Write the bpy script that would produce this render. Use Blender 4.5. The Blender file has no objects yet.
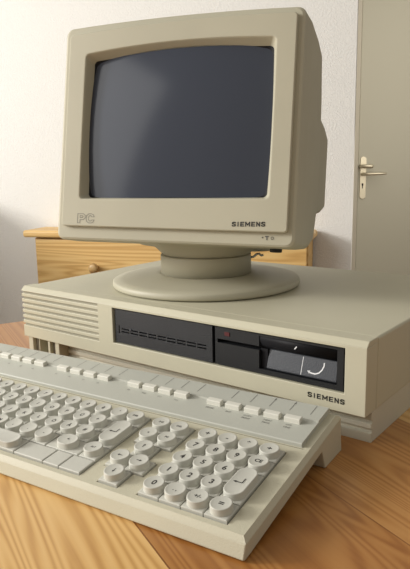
import bpy, bmesh, math, random
from mathutils import Vector, Matrix, Euler
random.seed(4)
KEY, SKY, HALL_FILL, AMB = 104.0, 19.0, 8.0, 0.39
MM = 0.001
DESK_Z = 0.75                       # desk top above the floor; mm coordinates below are relative to the desk top
col = bpy.context.scene.collection
sc = bpy.context.scene
sc.view_settings.view_transform = 'Standard'
sc.view_settings.look = 'None'
sc.view_settings.exposure = 0.0

# ------------------------------------------------------------------ materials
def mat_base(name):
    m = bpy.data.materials.new(name); m.use_nodes = True
    nt = m.node_tree
    return m, nt, nt.nodes['Principled BSDF']

def sset(b, k, v):
    if k in b.inputs: b.inputs[k].default_value = v

def plastic(name, c, rough=0.5, var=0.04, bump=0.05, scale=350, spec=0.4):
    m, nt, b = mat_base(name)
    tc = nt.nodes.new('ShaderNodeTexCoord')
    n = nt.nodes.new('ShaderNodeTexNoise'); n.inputs['Scale'].default_value = 9; n.inputs['Detail'].default_value = 5
    nt.links.new(tc.outputs['Object'], n.inputs['Vector'])
    r = nt.nodes.new('ShaderNodeValToRGB')
    r.color_ramp.elements[0].position = 0.3; r.color_ramp.elements[1].position = 0.7
    r.color_ramp.elements[0].color = tuple(x * (1 - var) for x in c) + (1,)
    r.color_ramp.elements[1].color = tuple(min(1, x * (1 + var)) for x in c) + (1,)
    nt.links.new(n.outputs['Fac'], r.inputs['Fac']); nt.links.new(r.outputs['Color'], b.inputs['Base Color'])
    n2 = nt.nodes.new('ShaderNodeTexNoise'); n2.inputs['Scale'].default_value = scale; n2.inputs['Detail'].default_value = 2
    nt.links.new(tc.outputs['Object'], n2.inputs['Vector'])
    bp = nt.nodes.new('ShaderNodeBump'); bp.inputs['Strength'].default_value = bump; bp.inputs['Distance'].default_value = 0.001
    nt.links.new(n2.outputs['Fac'], bp.inputs['Height']); nt.links.new(bp.outputs['Normal'], b.inputs['Normal'])
    b.inputs['Roughness'].default_value = rough; sset(b, 'Specular IOR Level', spec)
    return m

def flat(name, c, rough=0.5, metal=0.0, spec=0.5):
    m, nt, b = mat_base(name)
    b.inputs['Base Color'].default_value = (*c, 1); b.inputs['Roughness'].default_value = rough
    b.inputs['Metallic'].default_value = metal; sset(b, 'Specular IOR Level', spec)
    return m

def wood(name, light, mid, dark, stretch=(1.3, 16, 16), plank=0.0, rough=0.35, knots=True, ring=1.0, off=0.0, coat=0.0):
    """pine: long streaks along local x, optional planks across local y (metres)"""
    m, nt, b = mat_base(name)
    N = nt.nodes.new; L = nt.links.new
    tc = N('ShaderNodeTexCoord'); sep = N('ShaderNodeSeparateXYZ'); L(tc.outputs['Object'], sep.inputs['Vector'])
    vec = tc.outputs['Object']
    if plank:
        d = N('ShaderNodeMath'); d.operation = 'DIVIDE'; d.inputs[1].default_value = plank
        so = N('ShaderNodeMath'); so.operation = 'SUBTRACT'; so.inputs[1].default_value = off; L(sep.outputs['Y'], so.inputs[0]); L(so.outputs[0], d.inputs[0])
        fl = N('ShaderNodeMath'); fl.operation = 'FLOOR'; L(d.outputs[0], fl.inputs[0])
        wn = N('ShaderNodeTexWhiteNoise'); wn.noise_dimensions = '1D'; L(fl.outputs[0], wn.inputs['W'])
        sc_ = N('ShaderNodeVectorMath'); sc_.operation = 'SCALE'; sc_.inputs['Scale'].default_value = 3.0; L(wn.outputs['Color'], sc_.inputs[0])
        ad = N('ShaderNodeVectorMath'); ad.operation = 'ADD'; L(tc.outputs['Object'], ad.inputs[0]); L(sc_.outputs[0], ad.inputs[1])
        vec = ad.outputs[0]
    mp = N('ShaderNodeMapping'); mp.inputs['Scale'].default_value = stretch; L(vec, mp.inputs['Vector'])
    n1 = N('ShaderNodeTexNoise'); n1.inputs['Scale'].default_value = 1.0; n1.inputs['Detail'].default_value = 2; n1.inputs['Distortion'].default_value = 0.6
    L(mp.outputs[0], n1.inputs['Vector'])
    # growth rings: sine of a warped distance
    mul = N('ShaderNodeMath'); mul.operation = 'MULTIPLY'; mul.inputs[1].default_value = 70 * ring; L(n1.outputs['Fac'], mul.inputs[0])
    sn = N('ShaderNodeMath'); sn.operation = 'SINE'; L(mul.outputs[0], sn.inputs[0])
    mr = N('ShaderNodeMapRange'); mr.inputs['From Min'].default_value = -1; mr.inputs['From Max'].default_value = 1; L(sn.outputs[0], mr.inputs['Value'])
    mp2 = N('ShaderNodeMapping'); mp2.inputs['Scale'].default_value = (stretch[0] * 4, stretch[1] * 22, stretch[2] * 22); L(vec, mp2.inputs['Vector'])
    n2 = N('ShaderNodeTexNoise'); n2.inputs['Scale'].default_value = 1.0; n2.inputs['Detail'].default_value = 3; L(mp2.outputs[0], n2.inputs['Vector'])
    mx = N('ShaderNodeMix'); mx.data_type = 'FLOAT'; mx.inputs['Factor'].default_value = 0.45
    L(mr.outputs[0], mx.inputs['A']); L(n2.outputs['Fac'], mx.inputs['B'])
    rp = N('ShaderNodeValToRGB'); e = rp.color_ramp.elements
    e[0].position = 0.12; e[0].color = (*dark, 1); e[1].position = 0.85; e[1].color = (*light, 1)
    e2 = e.new(0.45); e2.color = (*mid, 1)
    L(mx.outputs['Result'], rp.inputs['Fac'])
    out = rp.outputs['Color']
    if knots:
        vo = N('ShaderNodeTexVoronoi'); vo.inputs['Scale'].default_value = 1.0
        mp3 = N('ShaderNodeMapping'); mp3.inputs['Scale'].default_value = (4.0, 9.0, 9.0); L(vec, mp3.inputs['Vector']); L(mp3.outputs[0], vo.inputs['Vector'])
        kr = N('ShaderNodeValToRGB'); kr.color_ramp.elements[0].position = 0.03; kr.color_ramp.elements[0].color = (1, 1, 1, 1)
        kr.color_ramp.elements[1].position = 0.09; kr.color_ramp.elements[1].color = (0, 0, 0, 1); L(vo.outputs['Distance'], kr.inputs['Fac'])
        mk = N('ShaderNodeMix'); mk.data_type = 'RGBA'; mk.inputs['B'].default_value = (dark[0] * .55, dark[1] * .4, dark[2] * .35, 1)
        km = N('ShaderNodeMath'); km.operation = 'MULTIPLY'; km.inputs[1].default_value = 0.75; L(kr.outputs['Color'], km.inputs[0])
        L(km.outputs[0], mk.inputs['Factor']); L(out, mk.inputs['A']); out = mk.outputs['Result']
    if plank:
        fr = N('ShaderNodeMath'); fr.operation = 'FRACT'; L(d.outputs[0], fr.inputs[0])
        lt = N('ShaderNodeMath'); lt.operation = 'LESS_THAN'; lt.inputs[1].default_value = 0.0012 / plank; L(fr.outputs[0], lt.inputs[0])
        ms = N('ShaderNodeMix'); ms.data_type = 'RGBA'; ms.inputs['B'].default_value = (dark[0] * .75, dark[1] * .7, dark[2] * .7, 1)
        L(lt.outputs[0], ms.inputs['Factor']); L(out, ms.inputs['A']); out = ms.outputs['Result']
        hv = N('ShaderNodeHueSaturation'); vv = N('ShaderNodeMapRange'); vv.inputs['To Min'].default_value = 0.95; vv.inputs['To Max'].default_value = 1.05
        L(wn.outputs['Value'], vv.inputs['Value']); L(vv.outputs[0], hv.inputs['Value']); L(out, hv.inputs['Color']); out = hv.outputs['Color']
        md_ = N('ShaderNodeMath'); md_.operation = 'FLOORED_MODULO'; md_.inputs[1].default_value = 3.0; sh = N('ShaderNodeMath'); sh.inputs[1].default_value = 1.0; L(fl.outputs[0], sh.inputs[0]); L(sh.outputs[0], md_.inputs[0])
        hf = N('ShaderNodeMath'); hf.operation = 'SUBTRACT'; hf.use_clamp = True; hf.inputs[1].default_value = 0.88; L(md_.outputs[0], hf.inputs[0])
        shade_tint = N('ShaderNodeMix'); shade_tint.data_type = 'RGBA'; shade_tint.inputs['A'].default_value = (0.58, 0.42, 0.29, 1); shade_tint.inputs['B'].default_value = (1, 1, 1, 1); L(hf.outputs[0], shade_tint.inputs['Factor'])  # boards darkened and reddened, painting in shade on the desk's right side
        mm_ = N('ShaderNodeMix'); mm_.data_type = 'RGBA'; mm_.blend_type = 'MULTIPLY'; mm_.inputs['Factor'].default_value = 1.0; L(out, mm_.inputs['A']); L(shade_tint.outputs['Result'], mm_.inputs['B']); out = mm_.outputs['Result']
    L(out, b.inputs['Base Color'])
    b.inputs['Roughness'].default_value = rough
    sset(b, 'Coat Weight', coat); sset(b, 'Coat Roughness', 0.3)
    return m

def wall_mat(name, c, bump=0.5, scale=170, rough=0.9):
    m, nt, b = mat_base(name)
    N = nt.nodes.new; L = nt.links.new
    tc = N('ShaderNodeTexCoord')
    n = N('ShaderNodeTexNoise'); n.inputs['Scale'].default_value = scale; n.inputs['Detail'].default_value = 3; n.inputs['Roughness'].default_value = 0.6
    L(tc.outputs['Object'], n.inputs['Vector'])
    r = N('ShaderNodeValToRGB'); r.color_ramp.elements[0].position = 0.45; r.color_ramp.elements[1].position = 0.65; L(n.outputs['Fac'], r.inputs['Fac'])
    bp = N('ShaderNodeBump'); bp.inputs['Strength'].default_value = bump; bp.inputs['Distance'].default_value = 0.002
    L(r.outputs['Color'], bp.inputs['Height']); L(bp.outputs['Normal'], b.inputs['Normal'])
    b.inputs['Base Color'].default_value = (*c, 1); b.inputs['Roughness'].default_value = rough; sset(b, 'Specular IOR Level', 0.2)
    return m

M_case = plastic('case_cream_plastic', (0.52, 0.495, 0.375), rough=0.48)
M_base = plastic('base_grey_plastic', (0.56, 0.54, 0.44), rough=0.5)
M_mon = plastic('monitor_cream_plastic', (0.475, 0.45, 0.345), rough=0.5)
M_kbd = plastic('keyboard_shell_cream', (0.54, 0.51, 0.39), rough=0.5, bump=0.25, scale=900)
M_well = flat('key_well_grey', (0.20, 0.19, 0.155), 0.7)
M_key = plastic('keycap_light_grey', (0.535, 0.53, 0.475), rough=0.5, bump=0.15, scale=1200)
M_fkey = plastic('function_key_white', (0.68, 0.67, 0.60), rough=0.45, bump=0.1, scale=900)
M_panel = plastic('panel_pale_grey', (0.47, 0.475, 0.42), rough=0.5, bump=0.15, scale=900)
M_ink = flat('legend_dark_ink', (0.035, 0.033, 0.03), 0.6)
M_inkl = flat('legend_grey_ink', (0.17, 0.165, 0.15), 0.6)
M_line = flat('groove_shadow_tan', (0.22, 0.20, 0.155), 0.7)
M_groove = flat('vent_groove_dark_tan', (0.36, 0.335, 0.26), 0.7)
M_black = flat('black_plastic', (0.007, 0.007, 0.009), 0.6, spec=0.2)
M_dark = plastic('charcoal_drive_plastic', (0.021, 0.022, 0.025), rough=0.5, var=0.15, bump=0.6, scale=900)
M_floppy = plastic('black_floppy_plastic', (0.012, 0.013, 0.015), rough=0.45, var=0.1, bump=0.2, scale=900)
M_flap = plastic('drive_flap_grey', (0.045, 0.05, 0.06), rough=0.38, var=0.15, bump=0.25, scale=900)
M_white = flat('white_ink', (0.75, 0.76, 0.78), 0.5)
M_led = flat('dull_red_led', (0.09, 0.015, 0.018), 0.3)
M_rub = flat('black_rubber', (0.015, 0.014, 0.013), 0.7)
M_pine = wood('dresser_pine', (0.80, 0.55, 0.23), (0.72, 0.46, 0.17), (0.56, 0.32, 0.10), stretch=(0.9, 14, 14), rough=0.45, ring=1.0)
M_knob = wood('knob_pine', (0.62, 0.42, 0.19), (0.52, 0.33, 0.13), (0.38, 0.21, 0.08), stretch=(3, 30, 30), rough=0.35, knots=False)
G = math.radians(-24.0)
# a board joint runs through desk point (350, -94) mm
SEAM = (-(350+361)*math.sin(G) + (-94-112)*math.cos(G)) * MM
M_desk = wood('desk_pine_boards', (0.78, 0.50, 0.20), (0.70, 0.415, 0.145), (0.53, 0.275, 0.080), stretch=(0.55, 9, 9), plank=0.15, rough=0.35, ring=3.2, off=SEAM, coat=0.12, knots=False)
M_wall = wall_mat('woodchip_white_wall', (0.86, 0.85, 0.82), bump=0.35, scale=230)
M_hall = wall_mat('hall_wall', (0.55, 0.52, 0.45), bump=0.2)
M_door = flat('door_cream_paint', (0.50, 0.48, 0.385), 0.5)
M_trim = flat('door_frame_cream_paint', (0.52, 0.48, 0.39), 0.5)
M_floor = wood('floor_boards', (0.35, 0.22, 0.12), (0.28, 0.17, 0.09), (0.18, 0.10, 0.05), plank=0.14, rough=0.4, knots=False)
M_brass = flat('pale_brass', (0.66, 0.60, 0.46), 0.35, 0.85)
M_hole = flat('dark_keyhole', (0.02, 0.017, 0.014), 0.8)

def glass_mat():
    m, nt, b = mat_base('slate_crt_glass')
    b.inputs['Base Color'].default_value = (0.054, 0.062, 0.083, 1)
    b.inputs['Roughness'].default_value = 0.16; sset(b, 'Specular IOR Level', 0.2)
    sset(b, 'Coat Weight', 0.0); sset(b, 'Coat Roughness', 0.12)
    return m
M_glass = glass_mat()

# ------------------------------------------------------------------ helpers
def empty(name, loc=(0, 0, 0), rz=0.0, parent=None):
    o = bpy.data.objects.new(name, None); col.objects.link(o)
    o.location = Vector(loc) * MM + (Vector((0, 0, DESK_Z)) if parent is None else Vector((0, 0, 0)))
    o.rotation_euler = (0, 0, rz); o.empty_display_size = 0.05
    if parent: o.parent = parent
    return o

def tag(o, label=None, cat=None, group=None, kind=None):
    if label: o['label'] = label
    if cat: o['category'] = cat
    if group: o['group'] = group
    if kind: o['kind'] = kind
    return o

IDENT = lambda p: Vector(p)
class MB:
    """collects geometry in mm; T maps points to the parent's local frame"""
    def __init__(s, T=IDENT): s.bm = bmesh.new(); s.T = T; s.mi = 0; s.smooth = False
    def v(s, p): return s.bm.verts.new(Vector(s.T(Vector(p))) * MM)
    def f(s, vs):
        try: fc = s.bm.faces.new(vs)
        except ValueError: return None
        fc.material_index = s.mi; fc.smooth = s.smooth; return fc
    def box(s, a, b):
        (x0, y0, z0), (x1, y1, z1) = a, b
        V = [s.v(p) for p in ((x0,y0,z0),(x1,y0,z0),(x1,y1,z0),(x0,y1,z0),(x0,y0,z1),(x1,y0,z1),(x1,y1,z1),(x0,y1,z1))]
        for q in ((0,3,2,1),(4,5,6,7),(0,1,5,4),(1,2,6,5),(2,3,7,6),(3,0,4,7)): s.f([V[i] for i in q])
        return s
    def loft(s, loops, cap0=False, cap1=False):
        R = [[s.v(p) for p in lp] for lp in loops]
        n = len(R[0])
        for A, B in zip(R, R[1:]):
            for i in range(n): s.f([A[i], A[(i+1) % n], B[(i+1) % n], B[i]])
        if cap0: s.f(list(reversed(R[0])))
        if cap1: s.f(R[-1])
        return s
    def prism(s, prof, axis, a, b):
        """prof: list of 2d points; extruded along axis 0 (x) / 1 (y) / 2 (z) from a to b"""
        def P(p, t): return {0: (t, p[0], p[1]), 1: (p[0], t, p[1]), 2: (p[0], p[1], t)}[axis]
        return s.loft([[P(p, a) for p in prof], [P(p, b) for p in prof]], True, True)
    def rev(s, prof, c=(0, 0, 0), n=64, cap0=True, cap1=True):
        return s.loft([[(c[0]+r*math.cos(2*math.pi*i/n), c[1]+r*math.sin(2*math.pi*i/n), c[2]+z) for i in range(n)] for r, z in prof], cap0, cap1)
    def tube(s, pts, r, n=8, radii=None):
        pts = [Vector(p) for p in pts]; loops = []
        for i, p in enumerate(pts):
            t = (pts[min(i+1, len(pts)-1)] - pts[max(i-1, 0)]).normalized()
            u = t.cross(Vector((0, 0, 1)));
            if u.length < 1e-3: u = t.cross(Vector((0, 1, 0)))
            u.normalize(); w = t.cross(u); rr = radii[i] if radii else r
            loops.append([p + u*rr*math.cos(2*math.pi*k/n) + w*rr*math.sin(2*math.pi*k/n) for k in range(n)])
        return s.loft(loops, True, True)
    def mesh(s, name, mats, fix=True):
        if fix: bmesh.ops.recalc_face_normals(s.bm, faces=s.bm.faces)
        me = bpy.data.meshes.new(name); s.bm.to_mesh(me); s.bm.free()
        for m in (mats if isinstance(mats, (list, tuple)) else [mats]): me.materials.append(m)
        return me
    def build(s, name, mats, parent=None, bevel=0.0, seg=2, fix=True, loc=None, autosmooth=False):
        o = bpy.data.objects.new(name, s.mesh(name, mats, fix)); col.objects.link(o)
        if parent: o.parent = parent
        else: o.location = (0, 0, DESK_Z)
        if bevel:
            md = o.modifiers.new('bevel', 'BEVEL'); md.width = bevel * MM; md.segments = seg; md.limit_method = 'ANGLE'; md.angle_limit = math.radians(35)
            md.harden_normals = False
        return o

def text_tris(txt, size, bold=0.0, sx=1.0, align='CENTER', space=1.0):
    """flat text outline as (verts, faces) in its own xy plane, mm"""
    cu = bpy.data.curves.new('t', 'FONT'); cu.body = txt; cu.size = size; cu.offset = bold
    cu.align_x = align; cu.align_y = 'CENTER'; cu.space_character = space; cu.resolution_u = 3
    ob = bpy.data.objects.new('t', cu); col.objects.link(ob)
    dg = bpy.context.evaluated_depsgraph_get(); me = bpy.data.meshes.new_from_object(ob.evaluated_get(dg))
    vs = [Vector((v.co.x * sx, v.co.y)) for v in me.vertices]; fs = [tuple(p.vertices) for p in me.polygons]
    bpy.data.objects.remove(ob); bpy.data.curves.remove(cu); bpy.data.meshes.remove(me)
    return vs, fs
def put_text(mb, tt, P, up=0.0):
    vs, fs = tt; V = [mb.v(P(v)) for v in vs]
    for f in fs: mb.f([V[i] for i in f])
def fit_text(txt, w, h, bold=0.03, space=1.05):
    vs, fs = text_tris(txt, 1.0, bold, space=space)
    x0 = min(v.x for v in vs); x1 = max(v.x for v in vs); y0 = min(v.y for v in vs); y1 = max(v.y for v in vs)
    return [Vector(((v.x - x0) / (x1 - x0) * w, (v.y - y0) / (y1 - y0) * h)) for v in vs], fs

def rr(hw, b0, b1, bow=0.0, rad=5.0, c=0.0, x=0.0, sidebow=0.0, nc=6, ne=12):
    """rounded rectangle loop in the (a, c, b) monitor frame; top edge bowed up by bow, sides out by sidebow"""
    pts = []
    def edge(p, q, n):
        for i in range(1, n): pts.append((p[0]+(q[0]-p[0])*i/n, p[1]+(q[1]-p[1])*i/n))
    cs = [((hw-rad, b0+rad), -90), ((hw-rad, b1-rad), 0), ((-hw+rad, b1-rad), 90), ((-hw+rad, b0+rad), 180)]
    for k, ((cx, cy), a0) in enumerate(cs):
        arc = [(cx+rad*math.cos(math.radians(a0+90*i/nc)), cy+rad*math.sin(math.radians(a0+90*i/nc))) for i in range(nc+1)]
        pts += arc
        (nx, ny), na = cs[(k+1) % 4]
        nxt = (nx+rad*math.cos(math.radians(na)), ny+rad*math.sin(math.radians(na)))
        edge(arc[-1], nxt, ne)
    out = []
    mid = (b0+b1)/2; hh = (b1-b0)/2
    for a, b in pts:
        t = (b-mid)/hh; s_ = a/hw
        bb = b + (bow*(1-s_*s_)*max(0, t)**3 if bow else 0)
        aa = a + (sidebow*(1-t*t)*(1 if a > 0 else -1)*abs(s_)**3 if sidebow else 0)
        out.append((aa+x, c, bb))
    return out

GLY = {'S': [[(.95,.86),(.78,.98),(.5,1),(.2,.97),(.05,.8),(.1,.62),(.35,.54),(.68,.47),(.93,.36),(.95,.18),(.78,.03),(.5,0),(.2,.02),(.04,.15)]],
 'I': [[(.5,0),(.5,1)]], 'E': [[(.95,1),(.08,1),(.08,0),(.95,0)],[(.08,.5),(.82,.5)]],
 'M': [[(.05,0),(.05,1),(.5,.3),(.95,1),(.95,0)]], 'N': [[(.07,0),(.07,1),(.93,0),(.93,1)]]}
def block_word(b, word, w, h, T, sw=0.225):
    adv = {'I': .45, 'M': 1.15}
    tot = sum(adv.get(c, .88) for c in word) + .46*(len(word)-1); k = w/tot; x = 0; t = h*sw
    for c in word:
        a = adv.get(c, .88)
        for st in GLY[c]:
            P = [Vector((x+(px_ if c != 'I' else .5)*a, py_*(h-t)+t/2)) for px_, py_ in st]
            P = [Vector((p.x*k, p.y)) for p in P]
            for p, q in zip(P, P[1:]):
                d_ = (q-p).normalized(); n = Vector((-d_.y, d_.x))*t/2; e = d_*t*.5
                b.f([b.v(T(*(p-e+n))), b.v(T(*(p-e-n))), b.v(T(*(q+e-n))), b.v(T(*(q+e+n)))])
        x += a+.46

# ------------------------------------------------------------------ camera (solved from the photograph's perspective)
F_PX = 607.653
CAM = Vector((516.2135, -486.7722, 249.4704))
RC = Matrix.Rotation(0.6581, 3, 'Z') @ Matrix.Rotation(math.pi/2 - 0.1864, 3, 'X') @ Matrix.Rotation(-0.0182, 3, 'Z')
cd = bpy.data.cameras.new('camera'); cam = bpy.data.objects.new('camera', cd); col.objects.link(cam)
cd.sensor_fit = 'HORIZONTAL'; cd.sensor_width = 36; cd.lens = F_PX * 36 / 410
cd.clip_start = 0.02; cd.clip_end = 50
cam.matrix_world = Matrix.Translation(CAM * MM + Vector((0, 0, DESK_Z))) @ RC.to_4x4()
sc.camera = cam

# ------------------------------------------------------------------ room
# survey points of the room, mm, desk-top frame
LF = Vector((-1118.0, 684.0, 80.0))       # dresser top, front left corner
RF = Vector((-124.0, 758.0, 80.0))        # placeholder, replaced below
def floor_hit(px, py, z):
    r = RC @ Vector(((px-205)/F_PX, -(py-284.5)/F_PX, -1.0)); t = (z-CAM.z)/r.z
    return CAM + r*t
LF = floor_hit(22, 230.5, 80); RF = floor_hit(312.3, 234.0, 80)
ex = (RF-LF); DW = ex.length; ex.normalize(); ey = Vector((-ex.y, ex.x, 0))
DR_YAW = math.atan2(ex.y, ex.x)
DDEP = 130.0
def D(x, y, z): return LF + ex*x + ey*y + Vector((0, 0, z-80))
# wall behind the dresser, ending at a corner on the right
def hit_line(px, P, d):     # where the vertical plane through P along d meets image column px near eye height
    r = RC @ Vector(((px-205)/F_PX, (284.5-200)/F_PX, -1.0)); n = Vector((-d.y, d.x, 0))
    t = (P-CAM).dot(n)/r.dot(n); return CAM + r*t
WP = D(0, DDEP+6, 0)
WE = hit_line(352.6, WP, ex)
wl = (WE-WP).dot(ex)
wb = MB(lambda p: D(p[0], DDEP+6+p[1], p[2]))
wb.box((-1400, 0, -750), (wl, 32, 1750))
tag(wb.build('wall_back', M_wall), kind='structure')

view = Vector((-math.sin(0.6581), math.cos(0.6581), 0)); right = Vector((view.y, -view.x, 0))
DS = 3150.0
def H(x, y, z): return CAM + view*(DS+y) + right*x + Vector((0, 0, z-CAM.z))
def hx(px): return hit_line(px, CAM+view*DS, right)
dx0 = (hx(357.8)-CAM).dot(right)            # door's lock edge
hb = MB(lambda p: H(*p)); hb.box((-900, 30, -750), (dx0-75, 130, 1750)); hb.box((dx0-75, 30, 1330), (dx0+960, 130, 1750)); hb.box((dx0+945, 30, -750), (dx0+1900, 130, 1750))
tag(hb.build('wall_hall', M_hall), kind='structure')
tb = MB(lambda p: H(*p)); tb.box((dx0-90, -2, -750), (dx0-3, 60, 1340)); tb.box((dx0-90, -2, 1270), (dx0+960, 60, 1345)); tb.box((dx0+873, -2, -750), (dx0+960, 60, 1340))
tag(tb.build('trim_1', M_trim, bevel=3), 'cream painted door frame', kind='structure')
dr = empty('door_1', H(dx0, 10, -750), 0.6581); tag(dr, 'cream painted door with pale brass lever handle', kind='structure')
def DL(p): return Vector(p)
b = MB(); b.box((0, 0, 6), (868, 40, 2018)); b.build('door_leaf', M_door, dr, bevel=2)
zc = 750+CAM.z
b = MB(); b.loft([[(x, y, z) for x, z in [(9+16+16*math.cos(t), zc-(-0)+ (zz)+16*math.sin(t)) for t, zz in [(math.radians(a), (36 if a < 180 else -146)) for a in range(0, 360, 20)]]] for y in (-5, 0)], True, True)
hp = b.build('handle_plate', M_brass, dr, bevel=1)
b = MB(); b.smooth = True
b.tube([(10, -2, zc+3), (10, -28, zc+3), (20, -38, zc+3), (45, -40, zc+3), (62, -40, zc+3), (67, -40, zc+3)], 8, 12, [9, 9, 9.5, 10, 9.5, 5]); b.build('knob_neck', M_brass, hp)
b = MB(); b.smooth = True
b.tube([(22, -2, zc-36), (22, -40, zc-36), (36, -50, zc-36), (80, -54, zc-35), (126, -52, zc-34), (131, -51, zc-34)], 7, 10, [8, 8, 8, 7, 6, 3]); b.build('lever', M_brass, hp)
b = MB(); b.rev([(4, -6.3), (4, -5)], n=12) if False else b.box((19, -6.5, zc-94), (27, -5, zc-82)); b.box((21, -6.5, zc-108), (25, -5, zc-92)); b.build('keyhole', M_hole, hp)
fl = MB(); fl.box((-3200, -2200, -780), (2600, 4200, -750)); tag(fl.build('floor', M_floor), kind='structure')

# ------------------------------------------------------------------ dresser
ds = empty('dresser', (LF.x, LF.y, -750), DR_YAW)
tag(ds, 'pale pine chest of drawers with thick top and round wooden knobs behind the computer', 'dresser')
zt = 830.0
b = MB(); b.box((0, 0, zt-21), (DW, DDEP, zt)); b.build('dresser_top', M_pine, ds, bevel=7, seg=3)
bl, br = 29.0, DW-12
b = MB()
b.box((bl, 22, 60), (bl+20, DDEP-4, zt-24)); b.box((br-20, 22, 60), (br, DDEP-4, zt-24)); b.box((bl, DDEP-16, 60), (br, DDEP-4, zt-24))
b.box((bl, 26, zt-34), (br, 60, zt-24))
for zz in (60, 250, 440, 630): b.box((bl+20, 26, zz), (br-20, DDEP-16, zz+14))
b.build('carcass', M_pine, ds, bevel=1.5)
for k, (z0, z1) in enumerate(((640, 803), (456, 628), (266, 438), (76, 248))):
    b = MB(); b.box((bl+5, 15, z0), (br-3, 34, z1))
    d_ = b.build('drawer', M_pine, ds, bevel=2.5)
    for fx in (0.27, 0.835):
        kx = DW*fx; kz = (z0+z1)/2 - (0 if k else 0)
        b = MB(lambda p, kx=kx, kz=kz: Vector((kx+p[0], 15-p[2], kz+p[1]))); b.smooth = True
        b.rev([(7, 0), (7, 9), (11, 14), (15.5, 19), (15, 25), (10, 29), (3, 30)], n=24); b.build('knob', M_knob, d_)
for fx in (bl+4, br-44):
    for fy in (26, DDEP-46):
        b = MB(); b.box((fx, fy, 0), (fx+40, fy+40, 62)); b.build('leg', M_pine, ds, bevel=3)

# ------------------------------------------------------------------ desk: boards run along local x
dk = empty('desk', (-361, 112, -750), G)
tag(dk, 'orange varnished pine desk of long boards carrying the computer and keyboard', 'desk')
# local: x along boards, y across; left end at x=0
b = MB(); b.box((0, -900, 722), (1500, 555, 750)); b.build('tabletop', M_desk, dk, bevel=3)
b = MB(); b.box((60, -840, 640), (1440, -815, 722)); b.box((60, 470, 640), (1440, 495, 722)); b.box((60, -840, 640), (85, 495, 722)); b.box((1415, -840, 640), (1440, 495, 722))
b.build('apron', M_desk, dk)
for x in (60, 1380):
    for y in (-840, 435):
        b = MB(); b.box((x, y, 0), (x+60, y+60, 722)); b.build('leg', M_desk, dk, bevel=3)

# ------------------------------------------------------------------ desktop computer
XL, XR, ZT, ZB, PD = -174.84, 316.7, 99.66, 30.6, 354.0
pc = empty('desktop_computer', (0, 0, 0)); tag(pc, 'wide flat cream desktop computer case with two dark drive bays in front', 'computer')
# front bezel with drive opening, ribbed on the left
OX0, OX1, OZ0, OZ1 = 0.0, 296.0, 48.57, 91.37
b = MB()
FY = 24.0
def fbox(x0, z0, x1, z1, y0=0.0, y1=FY): b.box((x0, y0, z0), (x1, y1, z1))
RIBX = -25.0
# frame pieces as one grid mesh around the opening and the vent grooves
xs = [XL, RIBX, OX0, OX1, XR]; 
gz = []           # grooves
for k in range(7): gz.append((93.0-7.3*k-2.8, 93.0-7.3*k))
zs = sorted(set([ZB, ZT-5, OZ0, OZ1] + [z for g in gz for z in g]))
def solid(xc, zc):
    if xc < RIBX and any(g[0] < zc < g[1] for g in gz): return False
    if OX0 < xc < OX1 and OZ0 < zc < OZ1: return False
    return True
def gridplate(b, xs, zs, solid, P, d0, d1):
    """solid cells between depths d0 (front) and d1 (back); P(x, z, d) -> point"""
    V = {}
    def g(i, j, d):
        k = (i, j, d)
        if k not in V: V[k] = b.v(P(xs[i], zs[j], d))
        return V[k]
    S = lambda i, j: 0 <= i < len(xs)-1 and 0 <= j < len(zs)-1 and solid((xs[i]+xs[i+1])/2, (zs[j]+zs[j+1])/2)
    for i in range(len(xs)-1):
        for j in range(len(zs)-1):
            if not S(i, j): continue
            b.f([g(i,j,d0), g(i+1,j,d0), g(i+1,j+1,d0), g(i,j+1,d0)])
            b.f([g(i,j,d1), g(i,j+1,d1), g(i+1,j+1,d1), g(i+1,j,d1)])
            for (di, dj, p, q) in ((-1,0,(i,j),(i,j+1)), (1,0,(i+1,j),(i+1,j+1)), (0,-1,(i,j),(i+1,j)), (0,1,(i,j+1),(i+1,j+1))):
                if not S(i+di, j+dj): b.f([g(*p,d0), g(*q,d0), g(*q,d1), g(*p,d1)])
gridplate(b, xs, zs, solid, lambda x, z, d: (x, d, z), 0.0, FY)
b.prism([(0, ZT-5), (5, ZT), (FY, ZT), (FY, ZT-5)], 0, XL, XR)
bz = b.build('front_bezel', M_case, pc, bevel=0.9)
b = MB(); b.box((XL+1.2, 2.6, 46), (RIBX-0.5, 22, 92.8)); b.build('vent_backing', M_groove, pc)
b = MB(); b.box((XL+.6, FY+1.2, 29.5), (XR, PD, ZT-.6)); b.build('top_cover', M_case, pc, bevel=2.2, seg=3)
b = MB()
b.prism([(17, 0), (17, 9), (19.5, 10.2), (19.5, 12.4), (17, 13.6), (17, 18.2), (19.5, 19.4), (19.5, 21.4), (17, 22.6), (17, 30), (25, 30), (25, 31), (PD, 31), (PD, 0)], 0, -106, 315.9)
b.box((-171, 40, 0), (-106, PD, 31)); b.box((-171, 4, 0), (-106, 40, 5))
b.build('base_chassis', M_base, pc, bevel=0.6)
b = MB()
for x0, x1 in ((-170, -160.5), (-148, -146), (-129, -124.5), (-114, -106)): b.box((x0, 3, 5), (x1, 40, 30.4))
b.build('port_ribs', M_case, pc, bevel=0.8)
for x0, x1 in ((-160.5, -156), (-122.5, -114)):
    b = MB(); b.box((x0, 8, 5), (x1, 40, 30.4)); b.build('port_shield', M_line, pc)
b = MB(); b.box((-171, 34, 5), (-106, 39.5, 30.4)); b.build('port_recess', M_black, pc)
b = MB()
b.box((-103, 15.9, 24), (-91, 17, 26.5)); b.box((-84, 15.9, 24), (-81, 17, 26))
b.build('port_marks', M_black, pc)
# opening backing
b = MB(); b.box((0.3, 21, OZ0+.2), (OX1-.3, 26, OZ1-.2)); b.build('bay_backing', M_black, pc)
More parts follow.
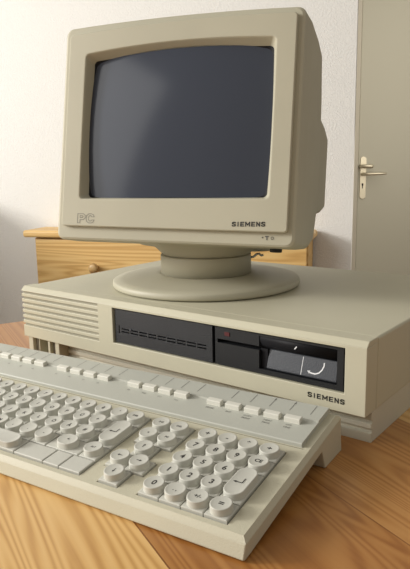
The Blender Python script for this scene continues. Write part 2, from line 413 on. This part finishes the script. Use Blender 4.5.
# hard drive cover
b = MB()
hx0, hx1, hz0, hz1 = 2.2, 146.2, OZ0+1.2, OZ1-1.4
dash = []
x = 10.0
row = []
for k in range(9): row.append((12.5+k*14.2, 12.5+k*14.2+12.2))
gx = sorted(set([hx0, hx1, 7.5, 9.3] + [v for r_ in row for v in r_])); gzz = sorted([hz0, hz1, 62.8, 64.4, 66.2, 67.8, 61.0, 70.5])
def hs(xc, zc):
    if 7.5 < xc < 9.3 and 61.0 < zc < 70.5: return False
    if any(r_[0] < xc < r_[1] for r_ in row) and (62.8 < zc < 64.4 or 66.2 < zc < 67.8): return False
    return True
gridplate(b, gx, gzz, hs, lambda x, z, d: (x, d, z), 2.5, 8)
hd = b.build('hard_drive_cover', M_dark, pc, bevel=0.0)
tag(hd, 'charcoal drive cover with a row of fine slots')
b = MB(); b.box((26, 1.9, 67.2), (29, 3.2, 69.5)); b.build('drive_light', M_flap, hd)
# floppy drive
fx0, fx1 = 150.0, 293.8
b = MB()
gx = [fx0, 153, 204, 287.5, fx1]; gzz = [hz0, 54.5, 73.5, 77.6, 88.0, hz1]
def fs(xc, zc):
    if 153 < xc < 204 and 73.5 < zc < 77.6: return False
    if 204 < xc < 287.5 and 54.5 < zc < 88.0: return False
    return True
gridplate(b, gx, gzz, fs, lambda x, z, d: (x, d, z), 2.5, 12)
fd = b.build('floppy_drive_front', M_floppy, pc); tag(fd, 'black floppy drive front with slot, red light and turning latch')
b = MB(); b.box((fx0+1, 11.5, hz0+1), (fx1-1, 14, hz1-1)); b.build('slot_backing', M_black, fd)
b = MB(); b.box((162.5, 1.8, 82), (168.5, 3, 86)); b.build('drive_light', M_led, fd)
# latch: a dark curved upper lip and a sloping grey flap
b = MB(); b.smooth = True
prof = [(3.2, 88), (3.0, 84), (4.2, 79), (7.5, 75.5), (11.5, 75), (11.5, 88)]
b.prism(prof, 0, 204.2, 287.3); b.build('slot_hood', M_black, fd)
b = MB()
prof = [(9.6, 75.5), (8.4, 74.2), (3.4, 56.4), (4.6, 55.2), (11.4, 55.2), (11.4, 75.5)]
b.prism(prof, 0, 212, 286.8); fp = b.build('latch_flap', M_flap, fd, bevel=0.8)
tag(fp, 'grey latch flap with white line and curved arrow')
b = MB(); b.box((204.2, 6, 54.8), (212, 11.4, 75)); b.build('latch_pocket', M_black, fd)
def FP(x, z): # point on the flap's sloped face
    t = (74.2-z)/(74.2-56.4); return (x, 8.4+(3.4-8.4)*t-0.25, z)
b = MB()
def stroke(b, pts, w, P):
    pts = [Vector(p) for p in pts]; Lp, Rp = [], []
    for i, p in enumerate(pts):
        t = (pts[min(i+1, len(pts)-1)]-pts[max(i-1, 0)]).normalized(); n = Vector((-t.y, t.x))*w/2
        Lp.append(b.v(P(*(p+n)))); Rp.append(b.v(P(*(p-n))))
    for i in range(len(pts)-1): b.f([Lp[i], Lp[i+1], Rp[i+1], Rp[i]])
stroke(b, [(250.5, 73.6), (250, 57)], 0.6, FP)
arc = [(272.5-0, 71.5), (272.6, 68.5), (271, 64.6), (268.3, 61.6), (264.8, 60.2), (260.5, 60.3), (257.6, 61.4)]
stroke(b, arc, 1.2, FP)
V = [b.v(FP(*p)) for p in ((256.2, 61.8), (259.4, 62.3), (258.6, 59.4))]; b.f(V)
b.build('arrow_mark', M_white, fp, fix=False)
b = MB(); stroke(b, [(243.5, 81), (246, 84)], 1.1, lambda x, z: (x, 2.6, z)); b.build('white_tick', M_white, fd, fix=False)
# maker's name under the bay
b = MB(); block_word(b, 'SIEMENS', 36.5, 4.9, lambda x, z: (260.0+x, -0.25, 38.4+z)); b.build('name_lettering', M_ink, pc, fix=False)

# ------------------------------------------------------------------ monitor
MY, MT = 0.30, -0.192
mo = empty('monitor', (22.8, 154.4, ZT), MY); tag(mo, 'cream picture tube monitor with dark blank screen on a round swivel foot', 'monitor')
O_w = Vector((54.66, 45.894, 217.567)); O_l = Matrix.Rotation(-MY, 3, 'Z') @ (O_w-Vector((22.8, 154.4, ZT)))
RT = Matrix.Rotation(MT, 3, 'X')
TM = lambda p: O_l + RT @ Vector(p)          # p = (a right, c back, b up)
def SL(lp, k, dz=0.0, db=0.0):    # the cabinet is a little wider to the left of the tube centre
    hw = max(p[0] for p in lp); b1 = max(p[2] for p in lp)
    out = []
    for a, c, z in lp:
        if a < 0: a *= k
        if z > b1-60: z += dz*(z-(b1-60))/60*(hw-a)/(2*hw)
        if z < 0: z += db*(hw-a)/(2*hw)
        out.append((a, c, z))
    return out
# foot, neck, bowl
b = MB(); b.smooth = True
b.rev([(122, 0), (124.4, 1.2), (125, 3), (124.6, 7.2), (122.5, 9), (110, 10.3), (88, 12.6), (70, 14.8), (64, 15.6), (62.5, 15.6), (61, 15.2), (40, 15.2)], n=96)
b.build('swivel_foot', M_mon, mo)
b = MB(); b.smooth = True
b.rev([(60.5, 15), (60.5, 39), (60, 40), (56, 40.4)], n=72); b.build('neck', M_mon, mo)
b = MB(); b.smooth = True
b.rev([(57, 40), (59.5, 41), (62, 44), (68, 50), (76, 56), (84, 60), (88, 61)], c=(0, 3, 0), n=72, cap0=True, cap1=False)
# keep only what stays below the cabinet's underside
ul = []
for v in b.bm.verts:
    q = RT.transposed() @ (v.co/MM - O_l)
    if q.z > -47: q.z = -47; v.co = (O_l + RT @ q)*MM
b.build('tilt_bowl', M_mon, mo)
# front frame around the tube
L_ = [rr(110.5, 4.5, 168.5, 5, 5, 17, sidebow=1.5), rr(111.5, 3.4, 170, 5, 5, 14, sidebow=1.5), rr(116.4, 0.6, 175.0, 6, 4.5, 1.6, sidebow=.5), rr(117.4, -.4, 176, 6, 5, 0.2, sidebow=.5),
      rr(118.4, -1.6, 177, 6, 5.5, 0.0, sidebow=.5), rr(138.2, -35.2, 199, 5, 3, 0.0), rr(139.2, -36.2, 200, 5, 3.5, 0.8), rr(139.2, -36.2, 200, 5, 3.5, 7)]
L_ = [SL(l, k) for l, k in zip(L_, (1.018, 1.018, 1.018, 1.018, 1.018, 1.024, 1.024, 1.024))]
L_ = [SL(l, 1, 0, 3.6 if i > 4 else 0) for i, l in enumerate(L_)]
b = MB(TM); b.smooth = False; b.loft(L_); fr_ = b.build('front_frame', M_mon, mo)
L_ = [rr(137, -34, 198, 5, 4, 6.0), rr(139.6, -36.6, 200.4, 5, 4, 6.0), rr(143.5, -49.5, 205.5, 4, 7, 6.0), rr(146, -51.6, 207.6, 4, 8.5, 7.4), rr(147, -52.4, 208.4, 4, 9, 10),
      rr(147.4, -52, 210.5, 3.5, 8, 44), rr(144.5, -47.5, 212, 2, 8, 100), rr(140.8, -36, 212, 0, 8, 147), rr(139.5, -5, 158, 0, 8, 167), rr(139, 5, 125, 0, 8, 173)]
L_ = [SL(l, 1.024 if i < 2 else 1.04, 3.2 if 1 < i < 8 else 0, 3.4) for i, l in enumerate(L_)]
b = MB(TM); b.smooth = False; b.loft(L_, cap1=True); cab = b.build('cabinet', M_mon, mo)
L_ = [SL(l, 1.04) for l in (rr(138.8, 0, 136, 0, 6, 160), rr(138.6, 10, 131, 0, 6, 210), rr(137, 20, 125, 0, 6, 246), rr(130, 26, 119, 0, 6, 253))]
b = MB(TM); b.loft(L_, cap1=True); b.build('rear_housing', M_mon, mo)
# seam around the cabinet behind the front shell
# tube face: bulging glass
b = MB(TM); b.smooth = True
loops = []
for k in range(13):
    s_ = 1-k/12.0
    lp = rr(112.5, 2.6, 171, 5, 6, 0, sidebow=2.0)
    out = []
    for a, c, bb in lp:
        aa = a*s_; b2 = 86.5+(bb-86.5)*s_
        rr_ = (aa/111.5)**2*0.62 + ((b2-86.5)/84)**2*0.38
        if aa < 0: aa *= 1.022
        out.append((aa, 15.5-12.5*(1-rr_) - 0.0, b2))
    loops.append(out)
b.loft(loops[:-1]); 
b.f([b.v(p) for p in loops[-2]])
bmesh.ops.remove_doubles(b.bm, verts=b.bm.verts, dist=1e-6)
scn = b.build('screen', M_glass, mo); tag(scn, 'dark slate glass screen switched off')
b = MB(TM); b.loft([SL(l, 1.02) for l in (rr(112.5, 2, 171, 5, 6, 12.5, sidebow=2), rr(109.5, 5, 167.8, 5, 6, 14.6, sidebow=2), rr(105, 9, 163, 5, 8, 16, sidebow=2))]); b.build('tube_gasket', M_black, mo)
M_metal = flat('bright_metal', (0.6, 0.6, 0.58), 0.3, 0.9)
b = MB(); b.smooth = True
b.tube([(54, 20, 33), (60, 22.5, 34), (64, 24, 37.5), (67, 25, 38), (70, 26, 35.5), (72.5, 27, 36.5)], 1.6, 8); b.build('tilt_lever', M_metal, mo)
# lettering and marks
b = MB(TM); block_word(b, 'SIEMENS', 37, 5.2, lambda x, z: (77.5+x, -0.3, -30.6+z+0.012*x)); b.build('name_lettering', M_ink, mo, fix=False)
def outline(b, pts, T, w=0.55):
    for i in range(len(pts)):
        p, q = Vector(pts[i]), Vector(pts[(i+1) % len(pts)]); d_ = (q-p).normalized(); n = Vector((-d_.y, d_.x))*w/2; d_ = d_*w/2
        V = [b.v(T(*(p-d_+n))), b.v(T(*(q+d_+n))), b.v(T(*(q+d_-n))), b.v(T(*(p-d_-n)))]; b.f(V)
b = MB(TM); TT = lambda x, z: (-120+x, -0.25, -29+z)
outline(b, [(0,0),(3.3,0),(3.3,4),(8,4),(10.4,5.8),(10.4,9.2),(8,11),(0,11)], TT); outline(b, [(3.3,6.4),(6.6,6.4),(7.3,7.1),(7.3,8),(6.6,8.7),(3.3,8.7)], TT)
outline(b, [(23,3.6),(21.4,0.8),(18.8,0),(15.4,0),(12.6,2),(12.0,4.2),(12.0,6.8),(12.6,9),(15.4,11),(18.8,11),(21.4,10.2),(23,7.4),(19.8,7.4),(18.4,8.7),(16.4,8.7),(15.3,7.4),(15.3,3.6),(16.4,2.3),(18.4,2.3),(19.8,3.6)], TT)
b.build('outline_emblem', M_inkl, mo, fix=False)
b = MB(TM); TI = lambda x, z: (x, 5.7, z)
outline(b, [(110.6, -42), (111.4, -42), (111.4, -41.2), (110.6, -41.2)], TI, 0.7)
outline(b, [(115.6, -44), (116.4, -44), (116.4, -40.8), (117.6, -40.8), (117.6, -40.2), (114.4, -40.2), (114.4, -40.8), (115.6, -40.8)], TI, 0.7)
outline(b, [(122+1.5*math.cos(t*math.pi/5), -42.2+1.5*math.sin(t*math.pi/5)) for t in range(10)], TI, 0.6)
b.build('control_symbols', M_inkl, mo, fix=False)
b = MB(TM); b.rev([(6, -55.6), (7, -55), (7, -48)], c=(0, 0, 0), n=20)
for v in b.bm.verts: pass
ft = b.build('rubber_foot', M_rub, mo)
ft.location = Vector(RT @ Vector((118, 42, 0)))*MM

# ------------------------------------------------------------------ keyboard
KX, KY, KZ, KW, KT = 224.5282, -109.6837, 33.3959, 0.1006, 0.1135
U = 19.05
kb = empty('keyboard', (KX, KY, 0), KW); tag(kb, 'cream computer keyboard with round raised keycaps lying in front of the case', 'keyboard')
RK = Matrix.Rotation(KT, 3, 'X')
TK = lambda p: Vector((0, 0, KZ)) + RK @ Vector(p)
UL, UR, VF, VB = -378.0, 85.0, -94.0, 86.5
HP, HW = -7.5, -11.0
b = MB(TK)
prof = [(VF, HW), (VF-4.5, -20.5), (VF-2.5, -22.0), (VF+6, -22.3), (40.5, -19.6), (46.5, -38.6), (83.5, -43.4), (VB, -43.4), (VB, HW)]
b.prism(prof, 0, UL, UR)
b.build('shell_base', M_kbd, kb, bevel=0.8)
main = (-18.5*U, -3.5*U); 
keysC = [(-2.5, 0), (-1.5, 0), (-2.5, -1), (-1.5, -1), (-2.0, -2), (-2.5, -3), (-1.5, -3), (-2.0, -4)]
def hole(u, v):
    if -4.5*U-MG < v < .5*U+MG and (main[0]-MG < u < main[1]+MG or -.5*U-MG < u < 3.5*U+MG): return True
    return any(abs(u/U-x) < .53 and abs(v/U-y) < .53 for x, y in keysC)
MG = 0.7
us = sorted(set([UL, UR, main[0]-MG, main[1]+MG, -.5*U-MG, 3.5*U+MG, -3*U-MG, -2.5*U-MG, -2*U, -1.5*U+MG, -1*U+MG])); vs = sorted(set([VF, VB, -4.5*U-MG, .5*U+MG] + [(k+.5)*U for k in range(-5, 1)]))
b = MB(TK)
def PK(u, v, d):
    if d == HP:
        if u == UL: u += 3
        if u == UR: u -= 3
        if v == VF: v += 3.2
        if v == VB: v -= 4
    return (u, v, d)
gridplate(b, us, vs, lambda u, v: not hole(u, v), PK, HP, HW)
b.build('top_shell', M_kbd, kb)
# grey key wells
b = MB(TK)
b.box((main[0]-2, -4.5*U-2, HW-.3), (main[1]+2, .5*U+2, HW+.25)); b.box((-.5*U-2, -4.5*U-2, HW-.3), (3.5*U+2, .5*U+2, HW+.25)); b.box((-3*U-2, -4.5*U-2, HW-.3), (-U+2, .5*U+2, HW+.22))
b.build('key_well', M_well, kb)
# function strip
b = MB(TK)
b.prism([(21.5, -8), (21.5, -4.6), (22.3, -3.8), (58.0, -3.6), (58.4, -2.4), (83.8, -2.2), (84.6, -3), (84.6, -8)], 0, -366, 75.2)
tick = b; b.mi = 1
FSB = b
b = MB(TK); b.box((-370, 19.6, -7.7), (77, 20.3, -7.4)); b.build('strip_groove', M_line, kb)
groups = [(-24.0, 19.7, 5), (-119.0, 19.2, 4), (-219.6, 19.9, 4), (-333.0, 19.4, 5)]
names = [['ERASE', 'EOF', 'COPY\nPRINT', 'NEXT\nPAGE', 'OFF\nLINE'], ['F9', 'F10', 'F11', 'F12'], ['F5', 'F6', 'F7', 'F8'], ['ESC', 'F1', 'F2', 'F3', 'F4']]
def fkey_mesh(w):
    b = MB(); b.prism([(-3.9, -.6), (-3.6, 4.0), (-3.1, 4.5), (2.0, 4.7), (2.7, 4.2), (2.9, -.6)], 0, -w/2, w/2)
    return b.mesh('function_key', M_fkey)
fkm = fkey_mesh(14.6)
for gi, (u0, st, n) in enumerate(groups):
    for k in range(n):
        u = u0+st*k
        o = bpy.data.objects.new('function_key', fkm); col.objects.link(o); o.parent = kb
        o.location = TK((u, 53.0-.014*u, -3.6))*MM; o.rotation_euler = (KT, 0, 0)
        md = o.modifiers.new('bevel', 'BEVEL'); md.width = .0006; md.segments = 2; md.limit_method = 'ANGLE'
        txt = MB(TK); lines = names[gi][k].split('\n')
        for li, ln in enumerate(lines):
            put_text(txt, text_tris(ln, 3.1, 0.02), lambda v, u=u, li=li: (u+v.x-1, 44.3-li*4.2+v.y, -3.52))
        me = txt.mesh('lettering', M_inkl, fix=False); t_ = bpy.data.objects.new('lettering', me); col.objects.link(t_); t_.parent = o
        t_.matrix_parent_inverse = (Matrix.Translation(o.location) @ Matrix.Rotation(KT, 4, 'X')).inverted()
        if k < n-1 or True:
            uu = u+st/2
            V = [tick.v((uu-.28, 66, -2.22)), tick.v((uu+.28, 66, -2.22)), tick.v((uu+.28, 82, -2.06)), tick.v((uu-.28, 82, -2.06))]; tick.f(V)
            if gi == 0 and k in (2, 3):
                V = [tick.v((uu-.9, 78.5, -2.0)), tick.v((uu+.9, 78.5, -2.0)), tick.v((uu, 82.5, -2.0))]; tick.f(V)
fpn = FSB.build('function_strip', [M_panel, M_inkl], kb); tag(fpn, 'pale grey strip with label slots along the back')

def dish(r, R): return -0.55*(1-min(1, (r/R))**2)
def key_mesh(label, bw=1.0, tall=False, wide=0.0, size=4.6, arrow=None, lbase=False, base_off=0.0):
    """square skirt with a round (or oblong) raised cap; legend printed on the dished top"""
    b = MB(); hb = -5.95
    g = 0.42
    x0, x1 = -bw*U/2+g+base_off, bw*U/2-g+base_off
    y0, y1 = -U/2+g, U/2-g
    if tall: y0, y1 = -U+g, U-g
    b.loft([[(x0, y0, -11), (x1, y0, -11), (x1, y1, -11), (x0, y1, -11)], [(x0, y0, hb), (x1, y0, hb), (x1, y1, hb), (x0, y1, hb)],
            [(x0+.8, y0+.8, hb+.45), (x1-.8, y0+.8, hb+.45), (x1-.8, y1-.8, hb+.45), (x0+.8, y1-.8, hb+.45)]], False, True)
    if lbase: b.box((x0-.5*U, .0+g, -11), (x0+.5, U-g, hb+.35))
    b.smooth = True
    n = 40
    def ring(r, z):
        out = []
        for i in range(n):
            t = 2*math.pi*(i+.5)/n; c_, s_ = math.cos(t), math.sin(t)
            ex_ = (wide/2*(1 if c_ > 0 else -1)) if wide else 0; ey_ = (U/2*(1 if s_ > 0 else -1)) if tall else 0
            out.append((r*c_+ex_, r*s_+ey_, z))
        return out
    R = 7.7
    b.loft([ring(8.5, hb+.3), ring(8.3, -5.0), ring(8.05, -.75), ring(7.9, -.25), ring(7.45, 0.0), ring(7.0, -.12), ring(5.0, -.42), ring(2.5, -.6), ring(.05, -.65)], False, True)
    b.smooth = False; b.mi = 1
    zf = lambda x, y: -0.30 if (tall or wide) else -0.28-.3*max(0, 1-(x*x+y*y)/36)
    if label:
        lines = label.split('\n')
        for li, ln in enumerate(lines):
            put_text(b, text_tris(ln, size, size*0.03), lambda v, li=li: (v.x, v.y+(len(lines)-1)*size*.45-li*size*.9, zf(v.x, v.y)))
    if arrow:
        P = lambda x, y: (x, y, zf(x, y)+.05)
        if arrow == 'enter':
            stroke(b, [(2.2, 3.5), (2.2, -2.0)], .75, P); stroke(b, [(2.2, -2.0), (-3.4, -2.0)], .75, P)
            b.f([b.v(P(*p)) for p in ((-5.2, -2.0), (-2.8, -.8), (-2.8, -3.2))])
        elif arrow == 'dot': b.f([b.v(P(.9*math.cos(t*math.pi/4), .9*math.sin(t*math.pi/4))) for t in range(8)])
        else:
            a = {'right': 0, 'up': 90, 'left': 180, 'down': 270}[arrow]; ca, sa = math.cos(math.radians(a)), math.sin(math.radians(a))
            Q = lambda x, y: P(x*ca-y*sa, x*sa+y*ca)
            stroke(b, [(-2.3, 0), (1.2, 0)], .7, Q); b.f([b.v(Q(*p)) for p in ((2.6, 0), (.6, 1.25), (.6, -1.25))])
    bmesh.ops.recalc_face_normals(b.bm, faces=[f for f in b.bm.faces if f.material_index == 0])
    for f in b.bm.faces:
        if f.material_index == 1:
            f.normal_update()
            if f.normal.z < 0: f.normal_flip()
    return b.mesh('keycap', [M_key, M_ink], fix=False)
cache = {}
def key(x, y, label=None, name='keycap', **kw):
    k = (label, tuple(sorted(kw.items())))
    if k not in cache: cache[k] = key_mesh(label, **kw)
    o = bpy.data.objects.new(name, cache[k]); col.objects.link(o); o.parent = kb
    o.location = TK((x*U, y*U, 0))*MM; o.rotation_euler = (KT, 0, 0)
    return o
# number pad
for x, y, s in ((0,0,'+'),(1,0,'-'),(2,0,'*'),(3,0,'÷'),(0,-1,'7'),(1,-1,'8'),(2,-1,'9'),(0,-2,'4'),(1,-2,'5'),(2,-2,'6'),(0,-3,'1'),(1,-3,'2'),(2,-3,'3'),(0,-4,'0'),(1,-4,'. ,'),(2,-4,'+/-'),(3,-4,'=')):
    key(x, y, s, size=7.4 if len(s) == 1 else 5.0)
key(3, -1, 'CE', size=5.4)
key(3, -2.5, None, name='enter_key', tall=True, arrow='enter')
# cursor block
for (x, y), a in zip(keysC, ((None, 'INS'), (None, 'DEL'), ('dot', None), (None, 'PG'), ('up', None), ('left', None), ('right', None), ('down', None))):
    key(x, y, a[1], size=3.2, arrow=a[0])
# typing block, German layout
for k, s in enumerate(['ESC', '1', '2', '3', '4', '5', '6', '7', '8', '9', '0', 'ß', "'", 'DEL']):
    key(-17.2+k*1.0+ .2 if k == 0 else -17+k, 0, s, size=5.4 if len(s) == 1 else 3.4)
key(-18.0, 0, '<', size=5.4)
for k, s in enumerate('QWERTZUIOPÜ+'): key(-16.5+k, -1, s, size=5.4)
key(-17.75, -1, '|', size=3.4, bw=1.45)
for k, s in enumerate('ASDFGHJKLÖÄ#'): key(-16.38+k, -2, s, size=5.4)
key(-17.7, -2, '^', size=3.4, bw=1.5)
for k, s in enumerate('<YXCVBNM,.-'): key(-17+k, -3, s, size=5.4)
key(-18.0, -3, '^', size=3.4)
key(-5.5, -3, '^', name='shift_key', size=4.6, bw=1.96, wide=3.2)
key(-4, -3, 'ALT', size=2.8)
# tall enter of the typing block with a bigger skirt
key(-4.0, -1.5, None, name='enter_key', tall=True, arrow='enter', lbase=True)
# bottom row: long bar and flat blanks
def blank(x0, x1, name='blank_key'):
    w = (x1-x0)*U; b = MB(); g = .45
    b.loft([[(-w/2+g, -U/2+g, -11), (w/2-g, -U/2+g, -11), (w/2-g, U/2-g, -11), (-w/2+g, U/2-g, -11)], [(-w/2+g, -U/2+g, -6.3), (w/2-g, -U/2+g, -6.3), (w/2-g, U/2-g, -6.3), (-w/2+g, U/2-g, -6.3)],
            [(-w/2+g+.6, -U/2+g+.6, -5.8), (w/2-g-.6, -U/2+g+.6, -5.8), (w/2-g-.6, U/2-g-.6, -5.8), (-w/2+g+.6, U/2-g-.6, -5.8)]], False, True)
    o = bpy.data.objects.new(name, b.mesh(name, M_key)); col.objects.link(o); o.parent = kb
    o.location = TK(((x0+x1)/2*U, -4*U, 0))*MM; o.rotation_euler = (KT, 0, 0)
for a, c in ((-7.45, -5.65), (-5.65, -4.7), (-4.7, -3.5), (-18.5, -17.2), (-17.2, -16.2)): blank(a, c)
key((-16.2-7.45)/2, -4, None, name='space_bar', bw=8.75, wide=8.75*U-22)

# ------------------------------------------------------------------ light
def area(name, loc, target, sx, sy, power, color):
    ld = bpy.data.lights.new(name, 'AREA'); ld.shape = 'RECTANGLE'; ld.size = sx; ld.size_y = sy; ld.energy = power; ld.color = color
    o = bpy.data.objects.new(name, ld); col.objects.link(o)
    o.location = Vector(loc)*MM+Vector((0, 0, DESK_Z)); d = Vector(target)*MM+Vector((0, 0, DESK_Z))-o.location
    o.rotation_euler = d.to_track_quat('-Z', 'Y').to_euler(); return o
# unseen left wall and window; sill height set to shade the lower back wall
SILL = 170.0
lb = MB(lambda p: D(p[0], p[1], p[2]))
lb.box((-420, -3200, -750), (-300, DDEP+6, SILL)); lb.box((-420, -3200, 1350), (-300, DDEP+6, 1750))
lb.box((-420, 100, SILL), (-300, DDEP+6, 1350)); lb.box((-420, -3200, SILL), (-300, -2300, 1350))
tag(lb.build('wall_left', M_wall), kind='structure')
wn = MB(lambda p: D(p[0], p[1], p[2]))
for y0, y1 in ((-2300, -2250), (-1130, -1080), (50, 100)): wn.box((-385, y0, SILL), (-335, y1, 1350))
wn.box((-385, -2300, SILL), (-335, 100, SILL+45)); wn.box((-385, -2300, 1305), (-335, 100, 1350))
tag(wn.build('window_1', M_trim, bevel=2), kind='structure')
def Dw(x, y, z): v = D(x, y, z); return (v.x, v.y, v.z)
area('daylight', (100-.82*3600, -50-.55*3600, 60+.34*3600), (50, 0, 80), 0.7, 0.7, KEY, (1.0, 0.97, 0.92))
area('window_sky', Dw(-440, -1450, 760), (0, 0, 100), 1.4, 1.1, SKY, (1.0, 0.98, 0.94))
area('hall_fill', tuple(H(900, -900, 700)), tuple(H(250, 0, 200)), 1.4, 1.4, HALL_FILL, (1.0, 0.93, 0.82))  # unseen fill light added to brighten the door, not a real lamp
w = bpy.data.worlds.new('world'); sc.world = w; w.use_nodes = True
w.node_tree.nodes['Background'].inputs[0].default_value = (1.0, 0.93, 0.82, 1); w.node_tree.nodes['Background'].inputs[1].default_value = AMB
